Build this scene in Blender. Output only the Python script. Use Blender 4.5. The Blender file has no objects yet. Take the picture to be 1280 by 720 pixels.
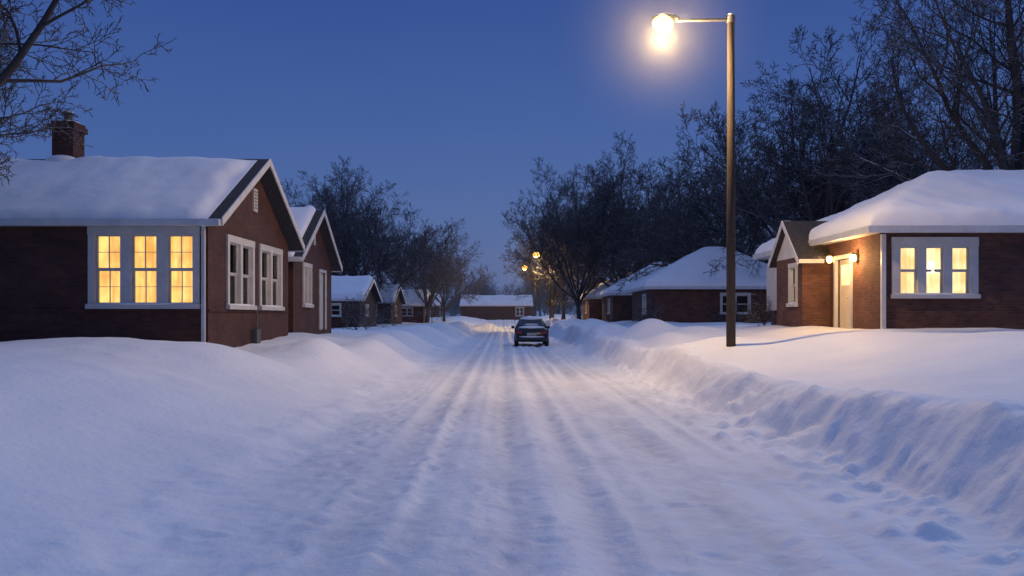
import bpy, math, random
import numpy as np
from mathutils import Vector, Matrix
random.seed(5); np.random.seed(5)
D=bpy.data; scene=bpy.context.scene
COL=scene.collection
scene.view_settings.view_transform='Standard'
try: scene.view_settings.look='None'
except Exception: pass
scene.view_settings.exposure=0

# ---------------- materials ----------------
def newmat(name):
    m=D.materials.new(name); m.use_nodes=True
    nt=m.node_tree; b=nt.nodes['Principled BSDF']
    return m,nt,b
def N(nt,t,**kw):
    n=nt.nodes.new(t)
    for k,v in kw.items(): setattr(n,k,v)
    return n
def L(nt,a,b): nt.links.new(a,b)
def noise_mat(name,c1,c2,scale=5,rough=.7,bump=0,bscale=30,metal=0,stretch=(1,1,1)):
    m,nt,b=newmat(name)
    tc=N(nt,'ShaderNodeTexCoord'); mp=N(nt,'ShaderNodeMapping'); mp.inputs['Scale'].default_value=stretch
    L(nt,tc.outputs['Object'],mp.inputs['Vector'])
    n=N(nt,'ShaderNodeTexNoise'); n.inputs['Scale'].default_value=scale; n.inputs['Detail'].default_value=5
    L(nt,mp.outputs[0],n.inputs['Vector'])
    r=N(nt,'ShaderNodeValToRGB'); r.color_ramp.elements[0].position=.3; r.color_ramp.elements[1].position=.7
    r.color_ramp.elements[0].color=(*c1,1); r.color_ramp.elements[1].color=(*c2,1)
    L(nt,n.outputs['Fac'],r.inputs[0]); L(nt,r.outputs[0],b.inputs['Base Color'])
    b.inputs['Roughness'].default_value=rough; b.inputs['Metallic'].default_value=metal
    if bump:
        n2=N(nt,'ShaderNodeTexNoise'); n2.inputs['Scale'].default_value=bscale; n2.inputs['Detail'].default_value=4
        L(nt,mp.outputs[0],n2.inputs['Vector'])
        bp=N(nt,'ShaderNodeBump'); bp.inputs['Strength'].default_value=bump; bp.inputs['Distance'].default_value=.02
        L(nt,n2.outputs['Fac'],bp.inputs['Height']); L(nt,bp.outputs[0],b.inputs['Normal'])
    return m
def snow_mat(name,ground=False):
    m,nt,b=newmat(name)
    tc=N(nt,'ShaderNodeTexCoord')
    b.inputs['Roughness'].default_value=.6
    b.inputs['Specular IOR Level'].default_value=.25
    n0=N(nt,'ShaderNodeTexNoise'); n0.inputs['Scale'].default_value=.6; n0.inputs['Detail'].default_value=6
    L(nt,tc.outputs['Object'],n0.inputs['Vector'])
    r=N(nt,'ShaderNodeValToRGB'); r.color_ramp.elements[0].position=.25; r.color_ramp.elements[1].position=.75
    r.color_ramp.elements[0].color=(.80,.81,.82,1); r.color_ramp.elements[1].color=(.88,.885,.89,1)
    L(nt,n0.outputs['Fac'],r.inputs[0])
    if ground:
        at=N(nt,'ShaderNodeAttribute'); at.attribute_name='packed'
        n4=N(nt,'ShaderNodeTexNoise'); n4.inputs['Scale'].default_value=5; n4.inputs['Detail'].default_value=6
        L(nt,tc.outputs['Object'],n4.inputs['Vector'])
        mr=N(nt,'ShaderNodeMapRange'); mr.inputs['From Min'].default_value=.3; mr.inputs['From Max'].default_value=.65; mr.inputs['To Min'].default_value=.4
        L(nt,n4.outputs['Fac'],mr.inputs[0])
        mu=N(nt,'ShaderNodeMath',operation='MULTIPLY'); L(nt,at.outputs['Fac'],mu.inputs[0]); L(nt,mr.outputs[0],mu.inputs[1])
        mx=N(nt,'ShaderNodeMix'); mx.data_type='RGBA'; L(nt,mu.outputs[0],mx.inputs[0]); L(nt,r.outputs[0],mx.inputs[6]); mx.inputs[7].default_value=(.50,.52,.56,1)
        L(nt,mx.outputs[2],b.inputs['Base Color'])
        lay=((2.2,.35,.08,3),(11,.42,.03,5),(60,.40,.008,3))
    else:
        L(nt,r.outputs[0],b.inputs['Base Color'])
        lay=((1.6,.35,.10,2),(9,.16,.02,3))
    prev=None
    for sc,st,dist,dt in lay:
        n=N(nt,'ShaderNodeTexNoise'); n.inputs['Scale'].default_value=sc; n.inputs['Detail'].default_value=dt
        L(nt,tc.outputs['Object'],n.inputs['Vector'])
        bp=N(nt,'ShaderNodeBump'); bp.inputs['Strength'].default_value=st; bp.inputs['Distance'].default_value=dist
        L(nt,n.outputs['Fac'],bp.inputs['Height'])
        if prev: L(nt,prev.outputs[0],bp.inputs['Normal'])
        prev=bp
    L(nt,prev.outputs[0],b.inputs['Normal'])
    return m
def brick_mat(name,c1,c2,mortar):
    m,nt,b=newmat(name)
    tc=N(nt,'ShaderNodeTexCoord'); g=N(nt,'ShaderNodeNewGeometry')
    sx=N(nt,'ShaderNodeSeparateXYZ'); sn=N(nt,'ShaderNodeSeparateXYZ')
    L(nt,tc.outputs['Object'],sx.inputs[0]); L(nt,g.outputs['True Normal'],sn.inputs[0])
    ab=N(nt,'ShaderNodeMath',operation='ABSOLUTE'); L(nt,sn.outputs['X'],ab.inputs[0])
    gt=N(nt,'ShaderNodeMath',operation='GREATER_THAN'); L(nt,ab.outputs[0],gt.inputs[0]); gt.inputs[1].default_value=.6
    mx=N(nt,'ShaderNodeMix'); mx.data_type='FLOAT'
    L(nt,gt.outputs[0],mx.inputs[0]); L(nt,sx.outputs['X'],mx.inputs[2]); L(nt,sx.outputs['Y'],mx.inputs[3])
    cb=N(nt,'ShaderNodeCombineXYZ'); L(nt,mx.outputs[0],cb.inputs['X']); L(nt,sx.outputs['Z'],cb.inputs['Y'])
    br=N(nt,'ShaderNodeTexBrick'); br.inputs['Scale'].default_value=1.0
    br.inputs['Brick Width'].default_value=.215; br.inputs['Row Height'].default_value=.075; br.inputs['Mortar Size'].default_value=.007
    br.inputs['Mortar Smooth'].default_value=.3; br.inputs['Bias'].default_value=-.2
    br.inputs['Color1'].default_value=(*c1,1); br.inputs['Color2'].default_value=(*c2,1); br.inputs['Mortar'].default_value=(*mortar,1)
    L(nt,cb.outputs[0],br.inputs['Vector'])
    n=N(nt,'ShaderNodeTexNoise'); n.inputs['Scale'].default_value=1.7; n.inputs['Detail'].default_value=6
    L(nt,tc.outputs['Object'],n.inputs['Vector'])
    mr=N(nt,'ShaderNodeMapRange'); mr.inputs['From Min'].default_value=.3; mr.inputs['From Max'].default_value=.7
    mr.inputs['To Min'].default_value=.65; mr.inputs['To Max'].default_value=1.2
    L(nt,n.outputs['Fac'],mr.inputs[0])
    mm=N(nt,'ShaderNodeMix'); mm.data_type='RGBA'; mm.blend_type='MULTIPLY'; mm.inputs[0].default_value=1
    L(nt,br.outputs['Color'],mm.inputs[6]); L(nt,mr.outputs[0],mm.inputs[7])
    L(nt,mm.outputs[2],b.inputs['Base Color']); b.inputs['Roughness'].default_value=.85
    bp=N(nt,'ShaderNodeBump'); bp.inputs['Strength'].default_value=.6; bp.inputs['Distance'].default_value=.01; bp.invert=True
    L(nt,br.outputs['Fac'],bp.inputs['Height']); L(nt,bp.outputs[0],b.inputs['Normal'])
    return m
def curtain_mat(name,ca,cb_,strength,fscale=9):  # room light and fold shading are put into the emission colour
    m,nt,b=newmat(name)
    tc=N(nt,'ShaderNodeTexCoord'); mp=N(nt,'ShaderNodeMapping'); mp.inputs['Scale'].default_value=(1,1,.12)
    L(nt,tc.outputs['Object'],mp.inputs['Vector'])
    n=N(nt,'ShaderNodeTexNoise'); n.inputs['Scale'].default_value=fscale; n.inputs['Detail'].default_value=3
    L(nt,mp.outputs[0],n.inputs['Vector'])
    n2=N(nt,'ShaderNodeTexNoise'); n2.inputs['Scale'].default_value=2.3; L(nt,tc.outputs['Object'],n2.inputs['Vector'])
    ad=N(nt,'ShaderNodeMath',operation='ADD'); L(nt,n.outputs['Fac'],ad.inputs[0]); L(nt,n2.outputs['Fac'],ad.inputs[1])
    r=N(nt,'ShaderNodeValToRGB'); r.color_ramp.elements[0].position=.8/2; r.color_ramp.elements[1].position=1.2/2
    r.color_ramp.elements[0].color=(*ca,1); r.color_ramp.elements[1].color=(*cb_,1)
    h=N(nt,'ShaderNodeMath',operation='MULTIPLY'); h.inputs[1].default_value=.5; L(nt,ad.outputs[0],h.inputs[0])
    L(nt,h.outputs[0],r.inputs[0])
    L(nt,r.outputs[0],b.inputs['Emission Color']); b.inputs['Emission Strength'].default_value=strength
    b.inputs['Base Color'].default_value=(.5,.45,.35,1); b.inputs['Roughness'].default_value=.9
    return m
def emis_mat(name,c,s):
    m,nt,b=newmat(name); b.inputs['Base Color'].default_value=(*c,1)
    b.inputs['Emission Color'].default_value=(*c,1); b.inputs['Emission Strength'].default_value=s
    return m
def glass_mat(name):
    m,nt,b=newmat(name); nt.nodes.remove(b)
    out=nt.nodes['Material Output']
    t=N(nt,'ShaderNodeBsdfTransparent'); g=N(nt,'ShaderNodeBsdfGlossy'); g.inputs['Roughness'].default_value=.03
    f=N(nt,'ShaderNodeFresnel'); f.inputs['IOR'].default_value=1.5
    mx=N(nt,'ShaderNodeMixShader'); L(nt,f.outputs[0],mx.inputs[0]); L(nt,t.outputs[0],mx.inputs[1]); L(nt,g.outputs[0],mx.inputs[2])
    L(nt,mx.outputs[0],out.inputs['Surface']); return m
def bark_mat(name,c1,c2,snow=.6):
    m,nt,b=newmat(name)
    tc=N(nt,'ShaderNodeTexCoord'); g=N(nt,'ShaderNodeNewGeometry')
    n=N(nt,'ShaderNodeTexNoise'); n.inputs['Scale'].default_value=9; n.inputs['Detail'].default_value=4
    L(nt,tc.outputs['Object'],n.inputs['Vector'])
    r=N(nt,'ShaderNodeMix'); r.data_type='RGBA'; r.inputs[6].default_value=(*c1,1); r.inputs[7].default_value=(*c2,1)
    L(nt,n.outputs['Fac'],r.inputs[0])
    s=N(nt,'ShaderNodeSeparateXYZ'); L(nt,g.outputs['Normal'],s.inputs[0])
    n3=N(nt,'ShaderNodeTexNoise'); n3.inputs['Scale'].default_value=1.3; L(nt,tc.outputs['Object'],n3.inputs['Vector'])
    ad=N(nt,'ShaderNodeMath',operation='ADD'); L(nt,s.outputs['Z'],ad.inputs[0]); L(nt,n3.outputs['Fac'],ad.inputs[1])
    mr=N(nt,'ShaderNodeMapRange'); mr.inputs['From Min'].default_value=1.1; mr.inputs['From Max'].default_value=1.4
    mr.inputs['To Max'].default_value=snow
    L(nt,ad.outputs[0],mr.inputs[0])
    m2=N(nt,'ShaderNodeMix'); m2.data_type='RGBA'; L(nt,mr.outputs[0],m2.inputs[0]); L(nt,r.outputs[2],m2.inputs[6]); m2.inputs[7].default_value=(.8,.8,.82,1)
    L(nt,m2.outputs[2],b.inputs['Base Color']); b.inputs['Roughness'].default_value=.9
    return m

M_snow=snow_mat('snow'); M_gsnow=snow_mat('ground_snow',True)
M_brickL=brick_mat('red_brick',(.070,.023,.015),(.11,.036,.022),(.06,.04,.034))
M_brickR=brick_mat('brown_brick',(.10,.038,.024),(.16,.063,.038),(.10,.07,.058))
M_trim=noise_mat('cream_trim_paint',(.50,.48,.45),(.62,.60,.56),scale=3,rough=.5)
M_white=noise_mat('white_gutter_paint',(.50,.50,.50),(.62,.62,.61),scale=3,rough=.45)
M_shingle=noise_mat('dark_shingles',(.02,.02,.024),(.05,.047,.05),scale=14,rough=.9,bump=.6,bscale=25)
M_soffit=noise_mat('soffit',(.25,.23,.21),(.33,.31,.28),scale=4,rough=.7)
M_curtL=curtain_mat('lit_curtain',(.72,.33,.05),(1.0,.66,.17),1.25)
M_curtD=curtain_mat('dim_glowing_curtain',(.10,.11,.13),(.95,.58,.20),.7,3.5)  # dim bluish and yellow window light put into the emission
M_curtR=curtain_mat('glowing_blind',(.80,.48,.15),(1.0,.82,.42),1.3)
M_dark=noise_mat('dark_interior',(.012,.013,.018),(.03,.03,.035),scale=2)
M_glass=glass_mat('window_glass')
M_wood=noise_mat('weathered_pole_wood',(.030,.022,.018),(.062,.043,.033),scale=6,rough=.85,bump=.6,bscale=20,stretch=(6,6,.4))
M_metal=noise_mat('galvanised_metal',(.08,.08,.08),(.14,.14,.14),scale=10,rough=.6,metal=.3)
M_bulb=emis_mat('sodium_lamp_lens',(1.0,.62,.16),4.5)
M_bulb2=emis_mat('distant_lamp_lens',(1.0,.50,.08),5)
M_porch=emis_mat('porch_lamp_glass',(1.0,.60,.20),10)
M_door=noise_mat('door_paint',(.60,.50,.34),(.70,.60,.42),scale=3,rough=.5)
M_bark=bark_mat('snowy_bark',(.030,.024,.024),(.06,.05,.047),.85)
M_barkfar=bark_mat('hazed_far_bark',(.040,.034,.036),(.075,.062,.065),.42)  # paler, bluer bark: distance haze put into the colour
M_concrete=noise_mat('concrete',(.25,.24,.23),(.36,.35,.33),scale=8,rough=.9,bump=.3)
M_carpaint=noise_mat('dark_car_paint',(.010,.012,.018),(.018,.02,.028),scale=3,rough=.25)
M_rubber=noise_mat('tyre_rubber',(.012,.012,.012),(.025,.025,.025),scale=10,rough=.9)
M_carglass=noise_mat('car_glass',(.01,.012,.015),(.02,.022,.028),scale=3,rough=.08)
M_tail=noise_mat('tail_lamp',(.25,.01,.01),(.35,.02,.02),scale=8,rough=.2)
M_plate=noise_mat('plate',(.3,.3,.3),(.4,.4,.4),scale=8,rough=.5)

# ---------------- mesh helpers ----------------
def empty(name,loc):
    e=D.objects.new(name,None); e.location=loc; e.empty_display_size=.3; COL.objects.link(e); return e
def mkobj(name,verts,faces,mat,parent=None,smooth=False):
    me=D.meshes.new(name); me.from_pydata([tuple(v) for v in verts],[],faces); me.update()
    if smooth: me.polygons.foreach_set('use_smooth',[True]*len(me.polygons))
    me.materials.append(mat)
    o=D.objects.new(name,me); COL.objects.link(o)
    if parent:
        o.parent=parent; o.matrix_parent_inverse=Matrix.Translation(-Vector(parent.location))
    return o
class Acc:
    def __init__(s): s.v=[]; s.f=[]
    def add(s,vs,fs):
        b=len(s.v); s.v+= [tuple(q) for q in vs]; s.f+=[tuple(b+i for i in f) for f in fs]
    def box(s,x0,x1,y0,y1,z0,z1):
        s.add([(x0,y0,z0),(x1,y0,z0),(x1,y1,z0),(x0,y1,z0),(x0,y0,z1),(x1,y0,z1),(x1,y1,z1),(x0,y1,z1)],
              [(0,3,2,1),(4,5,6,7),(0,1,5,4),(1,2,6,5),(2,3,7,6),(3,0,4,7)])
    def wbox(s,P,a0,a1,z0,z1,d0,d1):
        o,u,n=P
        xs=[o[0]+u[0]*a+n[0]*d for a in (a0,a1) for d in (d0,d1)]
        ys=[o[1]+u[1]*a+n[1]*d for a in (a0,a1) for d in (d0,d1)]
        s.box(min(xs),max(xs),min(ys),max(ys),z0,z1)
    def tube(s,p0,p1,r0,r1,k=10,caps=True):
        p0=Vector(p0); p1=Vector(p1); d=(p1-p0).normalized()
        a=d.cross(Vector((0,0,1)) if abs(d.z)<.9 else Vector((1,0,0))).normalized(); b=d.cross(a)
        vs=[p0+(a*math.cos(t)+b*math.sin(t))*r0 for t in [2*math.pi*i/k for i in range(k)]]
        vs+=[p1+(a*math.cos(t)+b*math.sin(t))*r1 for t in [2*math.pi*i/k for i in range(k)]]
        fs=[(i,(i+1)%k,k+(i+1)%k,k+i) for i in range(k)]
        if caps: fs+=[tuple(range(k))[::-1],tuple(range(k,2*k))]
        s.add(vs,fs)
    def ellip(s,c,r,nu=16,nv=10):
        vs=[];fs=[]
        for j in range(nv+1):
            ph=math.pi*j/nv
            for i in range(nu):
                th=2*math.pi*i/nu
                vs.append((c[0]+r[0]*math.sin(ph)*math.cos(th),c[1]+r[1]*math.sin(ph)*math.sin(th),c[2]+r[2]*math.cos(ph)))
        for j in range(nv):
            for i in range(nu): fs.append((j*nu+i,(j+1)*nu+i,(j+1)*nu+(i+1)%nu,j*nu+(i+1)%nu))
        s.add(vs,fs)
    def obj(s,name,mat,parent=None,smooth=False,bevel=0):
        if not s.v: return None
        o=mkobj(name,s.v,s.f,mat,parent,smooth)
        if bevel:
            m=o.modifiers.new('bev','BEVEL'); m.width=bevel; m.segments=2; m.limit_method='ANGLE'
        return o

# ---------------- noise ----------------
TAB=np.random.rand(256,256)
def vn(x,y,s=0):
    x=np.asarray(x,float)+s*17.3; y=np.asarray(y,float)+s*9.1
    xi=np.floor(x).astype(int); yi=np.floor(y).astype(int); fx=x-xi; fy=y-yi
    fx=fx*fx*(3-2*fx); fy=fy*fy*(3-2*fy)
    a=TAB[xi%256,yi%256]; b=TAB[(xi+1)%256,yi%256]; c=TAB[xi%256,(yi+1)%256]; d=TAB[(xi+1)%256,(yi+1)%256]
    return (a*(1-fx)+b*fx)*(1-fy)+(c*(1-fx)+d*fx)*fy-.5
def fbm(x,y,o=4,s=0):
    t=0;a=1
    for i in range(o): t=t+a*vn(x*2**i,y*2**i,s+i*3); a*=.5
    return t
def ss(t): t=np.clip(t,0,1); return t*t*(3-2*t)

# ---------------- terrain ----------------
def xc(y): return .4-.012*np.clip(y,-50,140)
MOUNDS=[(-4.8,20.4,.56,.85,1.6),(-4.1,24.0,.46,.85,1.6),(-5.9,16.2,.20,1.0,1.4),(-4.6,28.5,.55,.9,2.0),(-4.7,35,.55,1.1,3),(-4.9,46,.6,1.2,4),(-4.9,58,.7,1.4,4),(-4.6,70,.8,1.3,5),
        (5.1,20.5,.42,1.1,1.8),(5.0,26,.45,.9,2.2),(5.2,31,.85,1.1,2.2),(6.4,28,.4,.9,1.6),(4.6,38,.65,1.1,2.5),(4.6,47,.85,1.2,3),(4.4,60,.8,1.3,5),(4.0,75,.8,1.3,5),
        (5.2,7.0,.20,1.2,2.6),(7.6,19.5,.12,2.0,1.6),(-7.6,15.5,.10,2.5,1.5),(-3.0,95,.8,1.4,6),(3.0,100,.8,1.4,6),(-.9,70,.2,1.5,6),(-1.2,128,1.0,14,5)]
def Hbase(x,y):
    x=np.asarray(x,float); y=np.asarray(y,float)
    u=x-xc(y)
    wob=.5*fbm(y*.35,x*0+3.3,3,1)
    ur=u-3.05+wob
    z=.55*ss(ur/.72)+.64*ss((ur-.9)/5.2)
    ul=-u-2.75+.8*wob
    z=z+.90*ss(ul/4.4)*(1-.15*ss((y-24)/20))+.08*ss(ul/.6)
    z=z+.15*np.exp(-((ur-.80)/.34)**2)
    for (mx,my,h,sx,sy) in MOUNDS:
        z=z+h*np.exp(-((x-mx)/sx)**2-((y-my)/sy)**2)
    z=z-.20*np.exp(-((x+6.6)/1.0)**2-((y-18.4)/1.6)**2)
    off=ss(np.maximum(ur,ul)/.8)
    z=z+off*.17*fbm(x*.40,y*.30,3,5)
    return z,u,ur,ul
def Hfull(x,y):
    z,u,ur,ul=Hbase(x,y)
    onroad=1-ss((np.maximum(ur,ul)+.35)/.5)
    w=.16*fbm(y*.10,y*0+7.7,2,8); w2=.30*fbm(y*.07,y*0+2.7,2,9)
    rut=0; pack=0
    for c,wd,h,ww in ((-1.55,.15,.026,w),(-.30,.17,.038,w2),(.30,.13,.028,w),(1.45,.17,.038,w2),(1.05,.11,.020,w),(-1.05,.11,.018,w2),(2.25,.10,.016,w),(.72,.09,.012,w2),(-.62,.08,.010,w),(1.95,.09,.018,w)):
        q=(u-c-ww*(1+.5*c))
        g=np.exp(-(q/wd)**2)
        rut=rut-h*g+.5*h*np.exp(-((abs(q)-wd*1.8)/(.08))**2); pack=pack+g*h/.036
    br=.45+1.3*np.clip(vn(y*.45,u*.25,4)+.5,0,1)
    z=z+onroad*rut*br
    n1=fbm(x*1.6,y*1.0,4,11)
    z=z+onroad*(.026*n1+.016*np.abs(fbm(x*6,y*4,3,12))+.010*vn(x*9,y*7,13))
    face=np.exp(-((ur-.35)/.60)**2)
    z=z+face*(.20*fbm(x*2.0,y*1.7,4,14)+.10*np.maximum(0,vn(x*5,y*5,15)))
    fl=np.exp(-((ul-.2)/.7)**2)
    z=z+fl*(.07*fbm(x*2.2,y*1.9,4,24))
    z=z+.012*fbm(x*1.1+3,y*1.1,4,30)
    lawn=ss((ul-1.2)/1.5)*np.exp(-((y-18)/9)**2)
    z=z+lawn*.07*fbm(x*.9,y*.8,3,33)
    pack=np.clip(onroad*(pack*.55*br*.8+.20+.42*n1),0,1)
    return z,pack
def np_mesh(name,V,F,mat,smooth=False,link=True):
    me=D.meshes.new(name); k=F.shape[1]
    me.vertices.add(len(V)); me.vertices.foreach_set('co',np.ascontiguousarray(V,dtype=np.float32).ravel())
    me.loops.add(F.size); me.loops.foreach_set('vertex_index',np.ascontiguousarray(F,dtype=np.int32).ravel())
    me.polygons.add(len(F)); me.polygons.foreach_set('loop_start',np.arange(0,F.size,k,dtype=np.int32))
    me.polygons.foreach_set('loop_total',np.full(len(F),k,dtype=np.int32))
    me.update(calc_edges=True); me.validate()
    if smooth: me.polygons.foreach_set('use_smooth',np.ones(len(me.polygons),dtype=bool))
    me.materials.append(mat)
    if not link: return me
    o=D.objects.new(name,me); COL.objects.link(o); return o
def build_ground():
    xs=list(np.arange(-6.5,6.5,.045)); s=.06; v=6.5
    right=[]
    while v<3000: right.append(v); s=min(s*1.07,300); v+=s
    right.append(3200)
    xs=np.array([-q for q in right[::-1]]+xs[1:]+right)
    ys=list(np.arange(-30,2.5,.5)); v=2.5
    while v<3500: ys.append(v); v+=max(.04,v*.0075)
    ys=np.array(ys)
    X,Y=np.meshgrid(xs,ys)
    Z,PK=Hfull(X,Y)
    rnd=random.Random(11)
    prints=[]
    def trail(x0,y0,x1,y1,step=.36,side=.11):
        n=int(math.hypot(x1-x0,y1-y0)/step); dx=(x1-x0);dy=(y1-y0);l=math.hypot(dx,dy);dx/=l;dy/=l
        for i in range(n):
            t=i*step; sd=side if i%2 else -side
            prints.append((x0+dx*t-dy*sd+rnd.uniform(-.06,.06),y0+dy*t+dx*sd+rnd.uniform(-.06,.06),math.atan2(dy,dx)+rnd.uniform(-.3,.3),rnd.uniform(.012,.028)))
    trail(-1.6,4.6,-2.3,26); trail(2.9,6.5,2.2,24); trail(-.9,7,-1.3,20)
    for i in range(230):
        prints.append((rnd.uniform(-2.4,3.2),3.8+rnd.random()**1.4*22,rnd.uniform(0,6.3),rnd.uniform(.006,.020)))
    for (px,py,an,dp) in prints:
        i0,i1=np.searchsorted(xs,[px-.5,px+.5]); j0,j1=np.searchsorted(ys,[py-.5,py+.5])
        xx=X[j0:j1,i0:i1]-px; yy=Y[j0:j1,i0:i1]-py
        a=xx*math.cos(an)+yy*math.sin(an); b=-xx*math.sin(an)+yy*math.cos(an)
        r=np.sqrt((a/.14)**2+(b/.065)**2)
        Z[j0:j1,i0:i1]+= -dp*np.exp(-r**4*.8)+dp*.45*np.exp(-((r-1.5)/.4)**2)
        PK[j0:j1,i0:i1]=np.clip(PK[j0:j1,i0:i1]+dp*8*np.exp(-r**2*.8),0,1)
    for i in range(560):
        py=3.5+rnd.random()**1.5*28; px=float(xc(py))+3.0+rnd.gauss(.15,.38); rr=rnd.uniform(.03,.095)
        i0,i1=np.searchsorted(xs,[px-.4,px+.4]); j0,j1=np.searchsorted(ys,[py-.4,py+.4])
        xx=X[j0:j1,i0:i1]-px; yy=Y[j0:j1,i0:i1]-py
        Z[j0:j1,i0:i1]+= rr*.6*np.exp(-((xx**2+yy**2)/rr**2)**1.5)
    far=np.clip((Y-400)/2000,0,1); Z=Z*(1-far)+far*.3
    nx=len(xs); ny=len(ys)
    V=np.stack([X,Y,Z],-1).reshape(-1,3)
    idx=np.arange(nx*ny).reshape(ny,nx)
    F=np.stack([idx[:-1,:-1],idx[:-1,1:],idx[1:,1:],idx[1:,:-1]],-1).reshape(-1,4)
    o=np_mesh('snowy_ground',V,F,M_gsnow,True)
    at=o.data.attributes.new('packed','FLOAT','POINT'); at.data.foreach_set('value',PK.astype(np.float32).ravel())
build_ground()
def gz(x,y): return float(Hbase(x,y)[0])

# ---------------- building helpers ----------------
def wall(acc,P,a0,a1,z0,z1,holes=(),th=.25):
    As=sorted({a0,a1,*[h[0] for h in holes],*[h[1] for h in holes]})
    Zs=sorted({z0,z1,*[h[2] for h in holes],*[h[3] for h in holes]})
    for i in range(len(As)-1):
        col=[h for h in holes if h[0]<=As[i]+1e-6 and h[1]>=As[i+1]-1e-6]
        if not col: acc.wbox(P,As[i],As[i+1],z0,z1,-th,0); continue
        for j in range(len(Zs)-1):
            if any(h[2]<=Zs[j]+1e-6 and h[3]>=Zs[j+1]-1e-6 for h in col): continue
            acc.wbox(P,As[i],As[i+1],Zs[j],Zs[j+1],-th,0)
def window(house,P,a0,a1,z0,z1,n,lit,case=.09,mull=.16,cols=2,rows=2,hung=True,trim=M_trim,tag='window'):
    fr=Acc(); gl=Acc(); cu=Acc(); sn=Acc()
    W=a1-a0
    fr.wbox(P,a0-.03,a1+.03,z1-case,z1+.05,-.12,.05)
    fr.wbox(P,a0-.05,a1+.05,z0-.06,z0+.05,-.12,.10)
    fr.wbox(P,a0-.02,a0+case,z0+.05,z1-case,-.12,.045)
    fr.wbox(P,a1-case,a1+.02,z0+.05,z1-case,-.12,.045)
    inner=W-2*case; sw=(inner-mull*(n-1))/n
    zb=z0+.05; zt=z1-case
    for i in range(n):
        s0=a0+case+i*(sw+mull); s1=s0+sw
        if i<n-1: fr.wbox(P,s1,s1+mull,zb,zt,-.12,.042)
        f=.035
        zm=(zb+zt)/2
        parts=[(zb,zm,-.09),(zm,zt,-.06)] if hung else [(zb,zt,-.07)]
        for (q0,q1,d) in parts:
            fr.wbox(P,s0,s0+f,q0,q1,d-.025,d+.025); fr.wbox(P,s1-f,s1,q0,q1,d-.025,d+.025)
            fr.wbox(P,s0+f,s1-f,q0,q0+f,d-.024,d+.024); fr.wbox(P,s0+f,s1-f,q1-f,q1,d-.024,d+.024)
            for c in range(1,cols):
                x=s0+(s1-s0)*c/cols; fr.wbox(P,x-.008,x+.008,q0+f,q1-f,d-.01,d+.016)
            for r in range(1,rows):
                z=q0+(q1-q0)*r/rows; fr.wbox(P,s0+f,s1-f,z-.007,z+.007,d-.011,d+.014)
            gl.wbox(P,s0+f*.6,s1-f*.6,q0+f*.6,q1-f*.6,d-.004,d)
        o,u,nn=P; k=46; vs=[];fs=[]
        for j in range(k+1):
            a=s0-.05+(sw+.1)*j/k; dd=-.19+.018*math.sin(a*55+math.sin(a*13)*1.5)
            for z in (zb-.02,zt+.02): vs.append((o[0]+u[0]*a+nn[0]*dd,o[1]+u[1]*a+nn[1]*dd,z))
        fs=[(2*j,2*j+2,2*j+3,2*j+1) for j in range(k)]
        cu.add(vs,fs)
    o,u,nn=P; am=(a0+a1)/2
    hw=(a1-a0)/2
    sn.ellip((o[0]+u[0]*am+nn[0]*.06,o[1]+u[1]*am+nn[1]*.06,z0+.05),(abs(u[0])*hw+abs(nn[0])*.05,abs(u[1])*hw+abs(nn[1])*.05,.035),20,6)
    sn.obj(tag+'_sill_snow',M_snow,house,True)
    fr.obj(tag+'_frame',trim,house); gl.obj(tag+'_glass',M_glass,house); cu.obj(tag+'_curtain',lit,house,True)
def coords_edge(a,b,step=.25):
    e=[0,.015,.05,.1,.17,.26]; n=max(2,int((b-a-.7)/step))
    mid=list(np.linspace(a+.35,b-.35,n))
    return np.array([a+q for q in e]+mid+[b-q for q in e[::-1]])
def roof_snow(house,x0,x1,y0,y1,zf,T=.28,fac=None,seed=0):
    xs=coords_edge(x0,x1,.16); ys=coords_edge(y0,y1,.16)
    X,Y=np.meshgrid(xs,ys)
    base=zf(X,Y)
    d=np.minimum(np.minimum(X-x0,x1-X),np.minimum(Y-y0,y1-Y))
    t=T*(1-np.exp(-np.maximum(d,0)/.08))*(1+.6*fbm(X*.8,Y*.8,3,seed+2)+.10*fbm(X*3,Y*3,2,seed+5))
    if fac is not None: t=t*fac(X,Y)
    sm=zf(X,Y)*0
    for dx,dy in ((.22,0),(-.22,0),(0,.22),(0,-.22)): sm=sm+zf(X+dx,Y+dy)
    sm=np.minimum(sm/4,base+.02); Z=base+t*1.0-(base-sm)*(d>.3)*(t>.05)
    Z=np.maximum(Z,base-.03+ (t>.02)*.04)
    Z=np.where(d<=0,base-.01,Z)
    jy=.05*fbm(X*1.3,Y*0+seed,3,seed+7)*(d<.3)
    Yo=Y+np.where(Y<(y0+y1)/2,-1,1)*np.abs(jy)*(d<.3)
    V=np.stack([X,Yo,Z],-1).reshape(-1,3); nx=len(xs);ny=len(ys)
    idx=np.arange(nx*ny).reshape(ny,nx)
    F=np.stack([idx[:-1,:-1],idx[:-1,1:],idx[1:,1:],idx[1:,:-1]],-1).reshape(-1,4)
    o=np_mesh('roof_snow',V,F,M_snow,True); o.parent=house; o.matrix_parent_inverse=Matrix.Translation(-Vector(house.location)); return o

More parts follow.
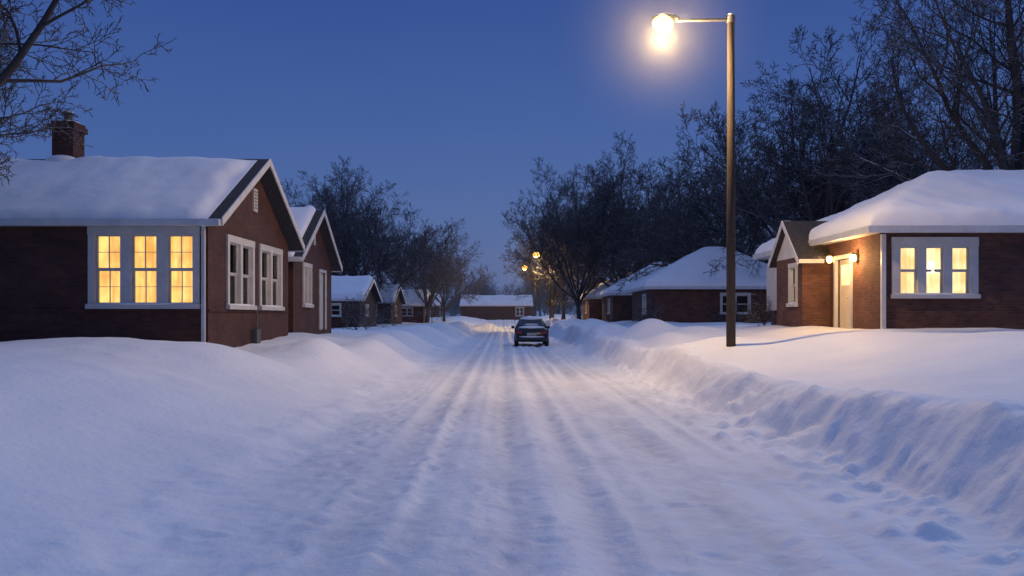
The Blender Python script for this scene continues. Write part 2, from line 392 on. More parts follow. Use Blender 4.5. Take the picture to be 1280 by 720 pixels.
def gable_house(name,xg,xb,y0,y1,ze,zr,zbase,sx,brick,ov=.35,rake=.45,snowfac=None,snow_inset=.0,front_holes=(),gable_holes=(),T=.26,seed=0):
    h=empty(name,(xg,y0,zbase))
    br=Acc()
    PF=((0,y0,0),(1,0,0),(0,-1,0)); PG=((xg,0,0),(0,1,0),(sx,0,0))
    xa,xz=min(xg,xb),max(xg,xb)
    wall(br,PF,xa,xz,zbase,ze,front_holes)
    wall(br,PG,y0+.25,y1-.25,zbase,ze,gable_holes)
    br.box(xa,xz,y1-.25,y1,zbase,ze)
    if sx>0: br.box(xb,xb+.25,y0+.25,y1-.25,zbase,ze)
    else: br.box(xb-.25,xb,y0+.25,y1-.25,zbase,ze)
    yc=(y0+y1)/2; m=(zr-.10-ze)/(yc-y0)
    for (xx,th) in ((xg,-.25*sx),(xb,.25*sx)):
        a,b=xx,xx+th
        tri=[(a,y0,ze),(a,y1,ze),(a,yc,zr-.12),(b,y0,ze),(b,y1,ze),(b,yc,zr-.12)]
        br.add(tri,[(0,1,2),(5,4,3),(0,2,5,3),(1,4,5,2),(0,3,4,1)])
    br.obj('walls',brick,h)
    rf=Acc(); th=.14
    r0=xg+sx*rake; r1=xb-sx*rake; ra,rb=min(r0,r1),max(r0,r1)
    def zt(y): return zr-(abs(y-yc))*m
    prof=[(y0-ov,zt(y0-ov)),(yc,zr),(y1+ov,zt(y1+ov)),(y1+ov,zt(y1+ov)-th),(yc,zr-th),(y0-ov,zt(y0-ov)-th)]
    vs=[(ra,*p) for p in prof]+[(rb,*p) for p in prof]
    rf.add(vs,[(0,1,7,6),(1,2,8,7),(2,3,9,8),(3,4,10,9),(4,5,11,10),(5,0,6,11),(0,5,4,1),(1,4,3,2),(6,7,10,11),(7,8,9,10)])
    rf.obj('roof',M_shingle,h)
    rk=Acc(); xo=r0; w=.17
    for s_ in (-1,1):
        ye=yc+s_*(yc-y0+ov)
        p=[(ye,zt(ye)+.012),(yc,zr+.012),(yc,zr-w),(ye,zt(ye)-w)]
        a,b=xo+sx*.003,xo+sx*.035
        vs=[(a,*q) for q in p]+[(b,*q) for q in p]
        rk.add(vs,[(0,1,2,3),(7,6,5,4),(0,4,5,1),(1,5,6,2),(2,6,7,3),(3,7,4,0)])
    rk.obj('rake_boards',M_white,h)
    gt=Acc(); zg=zt(y0-ov)-.02
    for yy,sg in ((y0-ov,-1),(y1+ov,1)):
        ya,yb=(yy-.13,yy-.003) if sg<0 else (yy+.003,yy+.13)
        gt.box(ra+.0,rb-.0,ya,yb,zg-.15,zg)
    gt.obj('gutters',M_white,h,bevel=.015)
    sf=Acc(); sf.box(min(xg,xb),max(xg,xb),y0-ov+.003,y0-.003,zg-.13,zg-.10); sf.obj('soffit',M_soffit,h)
    f=lambda X,Y: zr-np.abs(Y-yc)*m
    s0,s1=ra+.03,rb-.03
    if sx>0: s1-=snow_inset
    else: s0+=snow_inset
    roof_snow(h,s0,s1,y0-ov-.06,y1+ov+.06,f,T,snowfac,seed)
    return h,PF,PG,zt

# ---------- left house ----------
def facL(X,Y):
    yc=21.1
    return np.clip((np.abs(Y-yc)-.10-.25*fbm(X*.9,Y*0,3,40))/.3,0,1)*np.clip((-6.85-X+.35*fbm(Y*1.1,X*0,3,41))/.3,0,1)
y0,y1=17.9,24.3; xg=-6.8
hl,PF,PG,zt=gable_house('brick_house',xg,-19.5,y0,y1,3.82,5.74,.3,1,M_brickL,ov=.30,rake=.40,
    snowfac=facL,snow_inset=.25,T=.17,seed=3,
    front_holes=[(-9.45,-7.0,1.82,3.55)],gable_holes=[(19.05,21.0,1.82,3.5),(21.5,23.55,1.82,3.5)])
window(hl,PF,-9.45,-7.0,1.82,3.55,3,M_curtL,case=.13,mull=.24)
window(hl,PG,19.05,21.0,1.82,3.5,2,M_curtD,case=.12,mull=.16,cols=1,rows=1)
window(hl,PG,21.5,23.55,1.82,3.5,2,M_curtD,case=.12,mull=.16,cols=1,rows=1)
a=Acc()
a.box(-6.92,-6.84,17.80,17.88,.4,3.62); a.tube((-6.88,17.84,3.60),(-6.8,17.55,3.72),.045,.045,8); a.obj('downspout',M_white,hl,bevel=.01)
a=Acc(); a.wbox(PG,20.95,21.25,4.35,4.95,.003,.05); a.obj('attic_vent_frame',M_trim,hl)
a=Acc()
for i in range(6): a.wbox(PG,21.0,21.2,4.42+i*.085,4.46+i*.085,.052,.07)
a.obj('attic_vent_louvres',M_soffit,hl)
a=Acc(); a.wbox(PF,-19.5,-6.95,1.70,1.757,.003,.03); a.wbox(PG,17.9,24.3,1.70,1.757,.003,.03); a.obj('brick_band',M_brickL,hl)
a=Acc(); cx=-11.7; cy=21.1
a.box(cx-.28,cx+.28,cy-.28,cy+.28,5.2,6.45); a.box(cx-.34,cx+.34,cy-.34,cy+.34,6.45,6.60); a.box(cx-.30,cx+.30,cy-.30,cy+.30,6.603,6.68)
a.obj('chimney',M_brickL,hl,bevel=.01)
a=Acc(); a.tube((cx,cy,6.68),(cx,cy,6.88),.11,.10,12); a.tube((cx,cy,6.92),(cx,cy,6.98),.19,.04,12); a.tube((cx,cy,6.88),(cx,cy,6.93),.02,.02,6); a.obj('chimney_pot',M_metal,hl)
a=Acc(); a.ellip((cx,cy,6.69),(.30,.30,.05)); a.ellip((cx,cy,6.98),(.12,.12,.04)); a.ellip((cx,cy-.33,5.62),(.42,.22,.16)); a.obj('chimney_snow',M_snow,hl,True)
a=Acc(); a.wbox(PG,20.9,21.2,.75,1.25,.003,.14); a.tube((-6.72,21.05,1.25),(-6.72,21.05,1.75),.025,.025,8)
a.obj('meter_box',M_metal,hl,bevel=.02)

# ---------- second left house ----------
y0,y1=25.6,31.0; xg=-7.0
h2,PF,PG,zt=gable_house('brick_house',xg,-18,y0,y1,3.55,5.35,.3,1,M_brickL,ov=.25,rake=.35,snow_inset=.25,T=.2,seed=9,
   gable_holes=[(26.75,27.85,1.95,3.35),(29.1,29.9,1.1,3.2)])
window(h2,PG,26.75,27.85,1.95,3.35,2,M_curtD,case=.09,mull=.10,cols=1,rows=1)
a=Acc(); a.wbox(PG,29.1,29.9,1.1,3.2,-.12,-.05); a.wbox(PG,29.0,29.1,1.1,3.3,-.05,.05); a.wbox(PG,29.9,30.0,1.1,3.3,-.05,.05); a.wbox(PG,29.1,29.9,3.2,3.3,-.05,.05)
a.obj('front_door',M_trim,h2)
a=Acc(); a.wbox(PG,28.2,28.35,4.1,4.6,.003,.04); a.obj('attic_vent',M_trim,h2)

def far_gable(xg,xb,y0,y1,ze,zr,seed,lit=False,sx=1,brick=M_brickL):
    ym=(y0+y1)/2
    hs=[(ym-1.4,ym-.2,1.6,ze-.4)]
    fx=sorted((xg-sx*1.2,xg-sx*2.6))
    fh=[(fx[0],fx[1],1.6,ze-.35)]
    h,PF,PG,zt=gable_house('brick_house',xg,xb,y0,y1,ze,zr,.3,sx,brick,ov=.3,rake=.35,T=.28,seed=seed,gable_holes=hs,front_holes=fh)
    for q in hs: window(h,PG,*q,2,M_curtD if lit else M_dark,case=.09,mull=.1,cols=1,rows=1)
    window(h,PF,*fh[0],2,M_dark,case=.09,mull=.1,cols=1,rows=1)
    return h
far_gable(-9.9,-17,52,58.5,2.75,4.15,11)
far_gable(-10.6,-18,70,77,2.9,4.4,12,True)
far_gable(-10.2,-19,92,99,2.9,4.5,13)
far_gable(3.2,-8.5,134,142,3.4,5.0,14)
far_gable(-12,-24,130,138,3.4,5.2,15)

# ---------- hip houses ----------
def hip_house(name,x0,x1,y0,y1,ze,zr,rx0,rx1,zbase,brick,ov=.4,T=.3,seed=0,front_holes=(),side_holes=(),snowfac=None):
    h=empty(name,(x0,y0,zbase)); br=Acc()
    PF=((0,y0,0),(1,0,0),(0,-1,0)); PS=((x0,0,0),(0,1,0),(-1,0,0))
    wall(br,PF,x0,x1,zbase,ze,front_holes); wall(br,PS,y0+.25,y1-.25,zbase,ze,side_holes)
    br.box(x0,x1,y1-.25,y1,zbase,ze); br.box(x1-.25,x1,y0+.25,y1-.25,zbase,ze); br.obj('walls',brick,h)
    ex0,ex1,ey0,ey1=x0-ov,x1+ov,y0-ov,y1+ov; yc=(y0+y1)/2; zb=ze-.02
    rf=Acc(); rf.add([(ex0,ey0,zb+.12),(ex1,ey0,zb+.12),(ex1,ey1,zb+.12),(ex0,ey1,zb+.12),(rx0,yc,zr),(rx1,yc,zr),(ex0,ey0,zb+.04),(ex1,ey0,zb+.04),(ex1,ey1,zb+.04),(ex0,ey1,zb+.04)],
        [(0,1,5,4),(1,2,5),(2,3,4,5),(3,0,4),(0,6,7,1),(1,7,8,2),(2,8,9,3),(3,9,6,0)])
    rf.obj('roof',M_shingle,h)
    sf=Acc(); sf.box(ex0,ex1,ey0,ey1,zb+.001,zb+.035); sf.obj('soffit',M_trim,h)
    g=Acc(); w=.12; e=.002
    g.box(ex0-w,ex1+w,ey0-w,ey0-e,zb-.04,zb+.14); g.box(ex0-w,ex1+w,ey1+e,ey1+w,zb-.04,zb+.14)
    g.box(ex0-w,ex0-e,ey0,ey1,zb-.041,zb+.139); g.box(ex1+e,ex1+w,ey0,ey1,zb-.041,zb+.139)
    g.obj('gutters',M_white,h,bevel=.012)
    zt=zb+.12
    my=(zr-zt)/(yc-ey0); ma=(zr-zt)/(rx0-ex0); mb=(zr-zt)/(ex1-rx1)
    f=lambda X,Y: np.minimum(np.minimum(zt+(X-ex0)*ma,zt+(ex1-X)*mb),np.minimum(zt+(Y-ey0)*my,zt+(ey1-Y)*my))
    roof_snow(h,ex0-.09,ex1+.09,ey0-.09,ey1+.09,f,T,snowfac,seed)
    return h,PF,PS
hr,PF,PS=hip_house('brick_house',9.66,21.5,21.0,29.8,3.80,6.0,13.4,18.0,.5,M_brickR,ov=.42,T=.30,seed=21,
    front_holes=[(9.98,12.2,2.12,3.62)],side_holes=[(22.75,23.85,1.0,3.30)])
window(hr,PF,9.98,12.2,2.12,3.62,3,M_curtR,case=.20,mull=.22,cols=1,rows=1,hung=True)
a=Acc(); a.tube((11.08,21.155,2.75),(11.08,21.155,3.05),.10,.07,14,False); a.obj('table_lamp',emis_mat('lampshade',(1,.9,.6),3),hr)
a=Acc(); a.wbox(PS,22.80,23.80,1.0,3.25,-.14,-.09)
for z0_,z1_ in ((1.25,1.75),(1.85,2.35)):
    for q in (22.92,23.36): a.wbox(PS,q,q+.32,z0_,z1_,-.088,-.075)
a.obj('front_door',M_door,hr)
a=Acc(); a.wbox(PS,22.68,22.78,1.0,3.38,-.05,.05); a.wbox(PS,23.82,23.92,1.0,3.38,-.05,.05); a.wbox(PS,22.78,23.82,3.26,3.38,-.05,.048); a.obj('door_casing',M_trim,hr)
a=Acc(); a.wbox(PS,22.95,23.65,2.5,3.1,-.087,-.08); a.obj('door_light',M_curtR,hr)
a=Acc(); a.tube((9.60,22.9,2.1),(9.60,22.9,2.11),.03,.03,8); a.obj('door_knob',M_metal,hr)
a=Acc(); a.box(9.66,9.78,20.90,20.985,.9,3.74); a.obj('downspout',M_white,hr,bevel=.01)
def lantern(h,x,y,z,energy):
    a=Acc(); a.box(x+.06,x+.10,y-.05,y+.05,z-.1,z+.1); a.box(x-.02,x+.06,y-.012,y+.012,z+.10,z+.12); a.tube((x-.03,y,z+.09),(x-.03,y,z+.17),.09,.02,6); a.tube((x-.03,y,z-.13),(x-.03,y,z-.11),.05,.06,6); a.obj('lantern_frame',M_metal,h)
    a=Acc(); a.ellip((x-.03,y,z),(.085,.085,.12),12,8); a.obj('lantern_glass',M_porch,h,True)
    l=D.lights.new('porch_light','POINT'); l.energy=energy; l.color=(1,.56,.20); l.shadow_soft_size=.06
    o=D.objects.new('porch_light',l); o.location=(x-.30,y,z-.02); COL.objects.link(o); o.parent=h; o.matrix_parent_inverse=Matrix.Translation(-Vector(h.location))
lantern(hr,9.56,22.35,3.22,105); lantern(hr,9.56,24.02,3.30,60)
br=Acc(); vx0=8.8; vx1=9.65; vy0=24.25; vy1=26.6; vze=3.42; vzr=4.62
PV=((vx0,0,0),(0,1,0),(-1,0,0))
wall(br,PV,vy0+.2,vy1-.2,.6,vze,[(24.65,25.35,1.95,3.2)],.2)
br.box(vx0,vx1,vy0,vy0+.2,.6,vze); br.box(vx0,vx1,vy1-.2,vy1,.6,vze); br.obj('vestibule_walls',M_brickR,hr)
window(hr,PV,24.65,25.35,1.95,3.2,1,M_curtR,case=.08,cols=2,rows=1)
yc=(vy0+vy1)/2; mm=(vzr-.1-vze)/(yc-vy0); g=Acc()
g.add([(vx0,vy0,vze),(vx0,vy1,vze),(vx0,yc,vzr-.1),(vx0+.1,vy0,vze),(vx0+.1,vy1,vze),(vx0+.1,yc,vzr-.1)],[(0,2,1),(3,4,5),(0,3,5,2),(1,2,5,4),(0,1,4,3)])
g.obj('vestibule_gable',M_white,hr)
rf=Acc(); ov=.22; zt=lambda y: vzr-abs(y-yc)*mm
prof=[(vy0-ov,zt(vy0-ov)),(yc,vzr),(vy1+ov,zt(vy1+ov)),(vy1+ov,zt(vy1+ov)-.1),(yc,vzr-.1),(vy0-ov,zt(vy0-ov)-.1)]
vs=[(vx0-.2,*p) for p in prof]+[(vx1+2.2,*p) for p in prof]
rf.add(vs,[(0,1,7,6),(1,2,8,7),(2,3,9,8),(3,4,10,9),(4,5,11,10),(5,0,6,11),(0,5,4,1),(1,4,3,2)])
rf.obj('vestibule_roof',M_shingle,hr)
rk=Acc()
for s_ in (-1,1):
    ye=yc+s_*(yc-vy0+ov); p=[(ye,zt(ye)+.01),(yc,vzr+.01),(yc,vzr-.16),(ye,zt(ye)-.16)]
    vs=[(vx0-.203,*q) for q in p]+[(vx0-.235,*q) for q in p]
    rk.add(vs,[(0,1,2,3),(7,6,5,4),(0,4,5,1),(1,5,6,2),(2,6,7,3),(3,7,4,0)])
rk.box(vx0-.2,vx1-.3,vy0-ov-.08,vy0-ov-.002,zt(vy0-ov)-.13,zt(vy0-ov)-.01)
rk.obj('vestibule_trim',M_white,hr)
roof_snow(hr,vx0-.2,vx1+.6,yc+.05,vy1+ov+.05,lambda X,Y: vzr-np.abs(Y-yc)*mm,.2,None,31)
a=Acc(); a.box(9.2,9.655,27.2,28.9,1.8,3.3); a.obj('bay',M_trim,hr)
a=Acc()
for i in range(3): a.box(8.9-.3*i,9.65 if i==0 else 8.9-.3*(i-1),22.5,24.1,.4,1.02-.14*i)
a.obj('front_steps',M_concrete,hr)

def far_hip(x0,x1,y0,y1,ze,zr,seed,lit=False):
    xm=(x0+x1)/2
    fh=[(xm-.4,xm+1.4,ze-1.5,ze-.3)]
    sh=[(y0+2,y0+3.4,ze-1.5,ze-.3)]
    h,PF,PS=hip_house('brick_house',x0,x1,y0,y1,ze,zr,x0+4.2,x1-4.0+.3,.3,M_brickR,ov=.45,T=.3,seed=seed,front_holes=fh,side_holes=sh)
    window(h,PF,*fh[0],2,M_curtR if lit else M_dark,case=.12,mull=.12,cols=1,rows=1)
    window(h,PS,*sh[0],2,M_dark,case=.1,mull=.12,cols=1,rows=1)
    return h
far_hip(8.4,17.4,48,56,3.25,5.9,41)
far_hip(8.1,17,64,72,3.3,6.0,42)
far_hip(7.9,17,82,90,3.4,6.1,43)

# ---------------- street lamps ----------------
def street_lamp(x,y,ztop,arm,mat,energy,rpole=.10,lens=1.0):
    zb=gz(x,y)-.4
    h=empty('street_lamp',(x,y,zb))
    a=Acc(); a.tube((x,y,zb),(x,y,ztop+.12),rpole*1.12,rpole*.85,16); a.obj('pole',M_wood,h,True)
    a=Acc(); a.tube((x,y,ztop+.02),(x-arm+.2,y,ztop+.0),.04,.034,10)
    a.tube((x,y,ztop-.06),(x,y,ztop+.09),rpole*1.0,rpole*1.0,16)
    a.obj('bracket_arm',M_metal,h)
    a=Acc()
    a.ellip((x-arm-.05,y,ztop+.05),(.34,.15,.085),16,8)
    a.obj('lamp_housing',M_metal,h,True)
    a=Acc(); a.ellip((x-arm-.12,y,ztop-.06),(.25*lens,.20*lens,.20*lens),20,12); a.obj('lamp_lens',mat,h,True)
    a=Acc(); a.ellip((x-arm-.05,y,ztop+.13),(.20,.1,.03),12,6); a.ellip((x,y,ztop+.13),(.09,.09,.04),12,6); a.obj('lamp_snow',M_snow,h,True)
    l=D.lights.new('lamp_light','POINT'); l.energy=energy; l.color=(1,.66,.30); l.shadow_soft_size=.12
    o=D.objects.new('lamp_light',l); o.location=(x-arm-.12,y,ztop-.22-.22*lens); COL.objects.link(o); o.parent=h; o.matrix_parent_inverse=Matrix.Translation(-Vector(h.location))
    return h
street_lamp(5.2,19.0,8.62,1.50,M_bulb,1900)
street_lamp(4.2,88,8.4,1.4,M_bulb2,2200,lens=1.5)
street_lamp(3.3,112,8.4,1.4,M_bulb2,2200,lens=1.6)
# scatter volume added as the lamp's halo, and thin mist down the street
m=D.materials.new('lamp_halo_volume'); m.use_nodes=True; nt=m.node_tree; nt.nodes.remove(nt.nodes['Principled BSDF'])
tc=N(nt,'ShaderNodeTexCoord'); ln=N(nt,'ShaderNodeVectorMath',operation='LENGTH'); L(nt,tc.outputs['Object'],ln.inputs[0])
mr=N(nt,'ShaderNodeMapRange'); mr.interpolation_type='SMOOTHSTEP'; mr.inputs['From Min'].default_value=0; mr.inputs['From Max'].default_value=2.9
mr.inputs['To Min'].default_value=.016; mr.inputs['To Max'].default_value=0
L(nt,ln.outputs['Value'],mr.inputs[0])
vs_=N(nt,'ShaderNodeVolumeScatter'); vs_.inputs['Anisotropy'].default_value=.3; L(nt,mr.outputs[0],vs_.inputs['Density']); L(nt,vs_.outputs[0],nt.nodes['Material Output'].inputs['Volume'])
a=Acc(); a.ellip((0,0,0),(2.9,2.9,2.9),24,16); o=a.obj('lamp_halo',m); o.location=(3.58,19,8.40)
m=D.materials.new('street_mist'); m.use_nodes=True; nt=m.node_tree; nt.nodes.remove(nt.nodes['Principled BSDF'])
vs_=N(nt,'ShaderNodeVolumeScatter'); vs_.inputs['Density'].default_value=.0011; vs_.inputs['Color'].default_value=(.8,.87,1,1); L(nt,vs_.outputs[0],nt.nodes['Material Output'].inputs['Volume'])
a=Acc(); a.box(-300,300,58,420,-2,26); a.obj('mist',m)

# ---------------- car ----------------
def build_car(x,y,z):
    h=empty('parked_car',(x,y,z))
    st=[(-2.25,.42,.80,.86,.74,.80,.70),(-2.15,.30,.88,.98,.82,.86,.74),(-1.75,.24,.92,1.04,.87,.90,.72),(-1.60,.24,.93,1.06,.88,.90,.70),
        (-.95,.22,.94,1.42,.89,.905,.60),(-.5,.22,.94,1.48,.89,.91,.61),(.2,.22,.93,1.49,.89,.91,.61),(.6,.22,.92,1.44,.89,.91,.60),
        (1.15,.22,.90,1.00,.89,.90,.72),(1.7,.24,.84,.92,.88,.88,.70),(2.15,.28,.72,.80,.84,.84,.64),(2.3,.40,.62,.68,.72,.74,.56)]
    vs=[];fs=[]
    for (sy,zb,zl,zt_,wl,wb,wt) in st:
        zm=zb+(zl-zb)*.55
        ring=[(-wl*.9,zb),(-wl,zb+.08),(-wb-.01,zm),(-wb,zl),(-wt,zt_-.04),(-wt*.85,zt_),(0,zt_+.015),(wt*.85,zt_),(wt,zt_-.04),(wb,zl),(wb+.01,zm),(wl,zb+.08),(wl*.9,zb)]
        vs+=[(x+p[0],y+sy,z+p[1]) for p in ring]
    k=13
    for i in range(len(st)-1):
        for j in range(k): fs.append((i*k+j,i*k+(j+1)%k,(i+1)*k+(j+1)%k,(i+1)*k+j))
    fs.append(tuple(range(k))[::-1]); fs.append(tuple((len(st)-1)*k+j for j in range(k)))
    mkobj('body',vs,fs,M_carpaint,h,True)
    g=Acc()
    def quad(p): 
        g.add([(x+a,y+b,z+c) for a,b,c in p],[(0,1,2,3)])
    quad([(-.64,-1.57,1.10),(.64,-1.57,1.10),(.52,-1.02,1.42),(-.52,-1.02,1.42)])
    quad([(.64,1.10,1.04),(-.64,1.10,1.04),(-.52,.68,1.42),(.52,.68,1.42)])
    for s in (-1,1):
        quad([(s*.90,-1.15,.99),(s*.90,.85,.98),(s*.655,.45,1.42),(s*.655,-.75,1.42)])
    g.obj('windows',M_carglass,h)
    w=Acc(); r=Acc()
    for sy in (-1.38,1.38):
        for s in (-1,1):
            w.tube((x+s*.70,y+sy,z+.32),(x+s*.92,y+sy,z+.32),.32,.32,24); r.tube((x+s*.90,y+sy,z+.32),(x+s*.93,y+sy,z+.32),.19,.17,14)
    w.obj('wheels',M_rubber,h,False,.03); r.obj('wheel_hubs',M_metal,h)
    t=Acc()
    for s in (-1,1): t.box(x+min(s*.52,s*.80),x+max(s*.52,s*.80),y-2.275,y-2.10,z+.68,z+.83)
    t.obj('tail_lamps',M_tail,h,bevel=.03)
    b=Acc(); b.box(x-.80,x+.80,y-2.33,y-2.15,z+.34,z+.52); b.obj('rear_bumper',M_carpaint,h,bevel=.05)
    b=Acc(); b.box(x-.26,x+.26,y-2.30,y-2.24,z+.60,z+.74); b.obj('number_plate',M_plate,h)
    mi=Acc()
    for s in (-1,1): mi.ellip((x+s*1.0,y+.62,z+1.0),(.10,.06,.08),10,6)
    mi.obj('door_mirrors',M_carpaint,h,True)
    s=Acc(); s.ellip((x,y-.15,z+1.46),(.62,.95,.16),20,10); s.ellip((x,y-1.9,z+1.0),(.70,.28,.12),16,8); s.ellip((x,y+1.65,z+.92),(.66,.5,.09),16,8)
    s.ellip((x,y-1.32,z+1.17),(.55,.18,.05),12,6); s.ellip((x,y-2.28,z+.53),(.7,.07,.04),12,6)
    s.obj('car_snow',M_snow,h,True)
build_car(1.05,44.5,gz(1.05,44.5)-.03)

# ---------------- trees ----------------
def gen_tree(seed,H,spread,trunk,r0,nch=(8,9,7,6,4),rmin=.012,lean=0.0,up0=.05):
    R=random.Random(seed); V=[];F=[]
    def rv(): return Vector((R.gauss(0,1),R.gauss(0,1),R.gauss(0,1)))
    def tube(pts,rad,k):
        base=len(V); n=len(pts)
        d=(pts[-1]-pts[0])
        if d.length<1e-5: return
        d.normalize(); a=d.cross(Vector((0,0,1)) if abs(d.z)<.85 else Vector((1,0,0))).normalized(); b=d.cross(a)
        cs=[(math.cos(2*math.pi*i/k),math.sin(2*math.pi*i/k)) for i in range(k)]
        for p,r in zip(pts,rad):
            for c,s in cs: q=p+(a*c+b*s)*r; V.append((q.x,q.y,q.z))
        for i in range(n-1):
            for j in range(k): F.append((base+i*k+j,base+i*k+(j+1)%k,base+(i+1)*k+(j+1)%k,base+(i+1)*k+j))
    nseg=[6,8,6,4,3,2]; sides=[10,7,5,4,3,3]; wig=[.05,.10,.15,.2,.22,.25]; up=[.02,up0,.05,.04,.03,.0]
    def grow(p,d,Ln,r,lv):
        n=nseg[lv]; pts=[p.copy()]; rad=[r]; dirs=[d.copy()]
        for i in range(n):
            d=(d+rv()*wig[lv]+Vector((0,0,up[lv]))).normalized()
            p=p+d*(Ln/n); t=(i+1)/n
            pts.append(p.copy()); rad.append(max(rmin*.6,r*(1-(.45 if lv==0 else .8)*t))); dirs.append(d.copy())
        if lv==0: rad[0]*=1.35
        tube(pts,rad,sides[lv])
        if lv>=5 or lv>=len(nch): return
        c=nch[lv]+(R.randint(-1,1) if lv>0 else 0); az=R.uniform(0,6.28)
        for i in range(c):
            t=(.55+.45*(i+.5)/c) if lv==0 else (.22+.78*(i+.6)/c)
            f=t*n; j=min(int(f),n-1); q=pts[j].lerp(pts[j+1],f-j); rr=rad[j]*(1-(f-j))+rad[j+1]*(f-j); dd=dirs[j+1]
            az+=2.4+R.uniform(-.4,.4)
            e=dd.cross(Vector((0,0,1)) if abs(dd.z)<.9 else Vector((1,0,0))).normalized(); g=dd.cross(e)
            ang=math.radians(R.uniform(*( (20,66) if lv==0 else (28,58))))
            if lv==0: ang*=spread
            nd=(dd*math.cos(ang)+(e*math.cos(az)+g*math.sin(az))*math.sin(ang)).normalized()
            if lv==0: ll=(H-trunk)*R.uniform(.80,.90)*(1-.08*abs(math.sin(ang)))
            else: ll=Ln*R.uniform(.46,.58)*(1-.52*t)
            cr=max(rmin,rr*(.60 if lv==0 else .56))
            grow(q,nd,ll,cr,lv+1)
        if lv==0:
            grow(pts[-1],(dirs[-1]+rv()*.12).normalized(),(H-trunk)*.90,rad[-1]*.8,1)
    grow(Vector((0,0,0)),Vector((lean,0,1)).normalized(),trunk,r0,0)
    return np.array(V),np.array(F)
def tree_mesh(key,mat,*a,**k):
    V,F=gen_tree(*a,**k); return np_mesh(key,V,F,mat,True,False)
tm=[tree_mesh('bare_tree_a',M_barkfar,1,17,1.05,3.6,.36,rmin=.018,nch=(10,10,8,6,4)),
    tree_mesh('bare_tree_b',M_barkfar,2,17,1.0,3.2,.34,rmin=.018,nch=(10,10,8,6,4)),
    tree_mesh('bare_tree_c',M_barkfar,3,15,1.15,3.2,.30,rmin=.018,nch=(10,10,8,6,4))]
tn=[tree_mesh('near_tree_a',M_bark,7,11,1.05,4.0,.22,rmin=.008,nch=(10,10,8,6,4)),
    tree_mesh('near_tree_b',M_bark,8,19,1.0,6.0,.42,rmin=.013,nch=(9,10,8,5,4))]
def place(me,x,y,s,rot,name='bare_tree',sxy=None):
    o=D.objects.new(name,me); o.location=(x,y,gz(x,y)-.3); q=sxy or s; o.scale=(q,q,s); o.rotation_euler=(0,0,rot); COL.objects.link(o); return o
place(tn[0],-10.2,12.6,1.08,.6)
place(tn[0],-14.6,15.6,1.15,1.7)
place(tn[1],21.8,33.5,1.0,2.2)
place(tm[0],19.8,50,1.10,.3); place(tm[1],25.0,54,1.05,1.9); place(tm[2],15.8,58,1.02,4.0); place(tm[1],33,58,.9,.4); place(tm[0],40,62,.8,3.3); place(tm[2],21.5,62,1.25,1.0); place(tm[1],29,70,1.0,5.0)
place(tm[1],6.3,74,.92,2.9,sxy=.8); place(tm[0],11.0,78,1.0,5.1); place(tm[2],8.6,84,1.15,.9); place(tm[0],17.5,84,.98,2.0); place(tm[1],5.0,98,.85,4.4,sxy=.7); place(tm[2],14.5,92,1.25,3.0); place(tm[1],22.5,90,.9,.7); place(tm[0],6.8,106,1.0,.2,sxy=.8)
place(tm[0],-14.5,66,.76,1.4); place(tm[2],-11.5,74,.86,3.6); place(tm[1],-19.0,68,.74,.2); place(tm[1],-9.8,92,.74,5.5); place(tm[0],-33,74,.82,5.5); place(tm[2],-41,82,.7,1.5); place(tm[2],-25,82,.75,2.5); place(tm[1],-16,80,.95,2.2); place(tm[0],-9.5,112,.7,1.1)
V,F=gen_tree(77,13,1.1,3,.25,nch=(6,7,6,4),rmin=.04)
R=random.Random(3); Vs=[];Fs=[];n=0
for i in range(76):
    y=R.uniform(135,330); side=-1 if i%2 else 1
    x=side*R.uniform(6,14)+float(xc(y)) if i<22 else R.uniform(-.75,.75)*y
    if i>=48: x=R.uniform(-30,22); y=R.uniform(146,200)
    s=R.uniform(.75,1.15)*(1 if i<48 else .50); t=R.uniform(0,6.28); c,sn=math.cos(t)*s,math.sin(t)*s
    W=np.stack([V[:,0]*c-V[:,1]*sn+x,V[:,0]*sn+V[:,1]*c+y,V[:,2]*s+.5],-1); Vs.append(W);Fs.append(F+n);n+=len(V)
np_mesh('distant_trees',np.concatenate(Vs),np.concatenate(Fs),M_barkfar,False)
def shrub(x,y,hh,seed):
    V,F=gen_tree(seed,hh,1.3,.15,.03,nch=(9,7,5,3),rmin=.006)
    o=np_mesh('snowy_shrub',V,F,M_bark,False); o.location=(x,y,gz(x,y)-.05)
    return o
shrub(8.9,28.2,1.3,91); shrub(12.8,47,1.6,92); shrub(-7.9,40.5,1.8,93); shrub(-8.4,46,2.4,94); shrub(7.6,44,1.6,95); shrub(-9.2,62,3,96); shrub(-8.2,82,3,97)

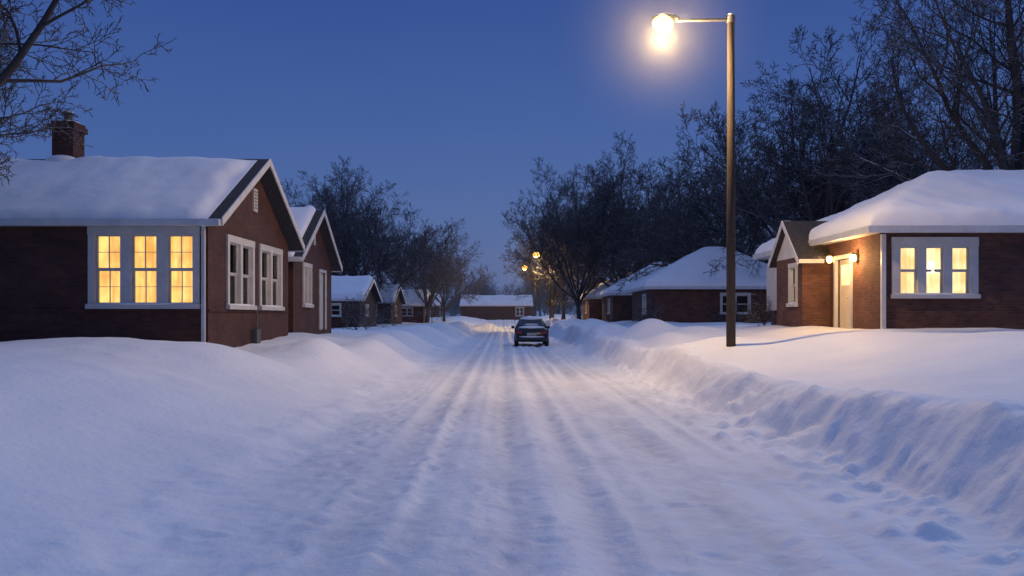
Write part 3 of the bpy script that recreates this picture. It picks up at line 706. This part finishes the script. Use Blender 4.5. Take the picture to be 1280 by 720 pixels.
# ---------------- world, sun ----------------
w=D.worlds.new('World'); scene.world=w; w.use_nodes=True; nt=w.node_tree
bg=nt.nodes['Background']
sky=N(nt,'ShaderNodeTexSky'); sky.sky_type='NISHITA'; sky.sun_disc=False; sky.sun_elevation=math.radians(-2); sky.sun_rotation=math.radians(20)
tc=N(nt,'ShaderNodeTexCoord'); sp=N(nt,'ShaderNodeSeparateXYZ'); L(nt,tc.outputs['Generated'],sp.inputs[0])
nz=N(nt,'ShaderNodeTexNoise'); nz.inputs['Scale'].default_value=2.2; nz.inputs['Detail'].default_value=4; L(nt,tc.outputs['Generated'],nz.inputs['Vector'])
nm=N(nt,'ShaderNodeMath',operation='MULTIPLY_ADD'); nm.inputs[1].default_value=.10; L(nt,nz.outputs['Fac'],nm.inputs[0])
sb=N(nt,'ShaderNodeMath',operation='SUBTRACT'); L(nt,sp.outputs['Z'],sb.inputs[0]); sb.inputs[1].default_value=.05; L(nt,sb.outputs[0],nm.inputs[2])
rp=N(nt,'ShaderNodeValToRGB'); cr=rp.color_ramp
def lin(c): return tuple(((q/255+.055)/1.055)**2.4 if q>10 else q/255/12.92 for q in c)+(1,)
cr.elements[0].position=0; cr.elements[0].color=lin((80,107,160))
cr.elements[1].position=1; cr.elements[1].color=lin((112,138,194))
for p,c in ((.10,(72,102,160)),(.22,(61,92,156)),(.37,(50,79,146)),(.6,(86,111,174))):
    e=cr.elements.new(p); e.color=lin(c)
L(nt,nm.outputs[0],rp.inputs[0])
mx=N(nt,'ShaderNodeMix'); mx.data_type='RGBA'; mx.blend_type='ADD'; mx.inputs[0].default_value=.04
L(nt,rp.outputs[0],mx.inputs[6]); L(nt,sky.outputs[0],mx.inputs[7]); L(nt,mx.outputs[2],bg.inputs['Color']); bg.inputs['Strength'].default_value=1.0
s=D.lights.new('dusk_fill','SUN'); s.energy=.52; s.angle=math.radians(34); s.color=(.64,.75,1.0)  # directional blue fill added to bring out snow relief after sunset
so=D.objects.new('dusk_fill',s); so.rotation_euler=(math.radians(-54),0,math.radians(-38)); COL.objects.link(so)

# ---------------- camera ----------------
c=D.cameras.new('camera'); c.sensor_width=36; c.lens=28.125; c.shift_y=35/1280; c.clip_end=6000; c.clip_start=.05
co=D.objects.new('camera',c); co.location=(0,0,1.6); co.rotation_euler=(math.radians(90),0,0); COL.objects.link(co); scene.camera=co
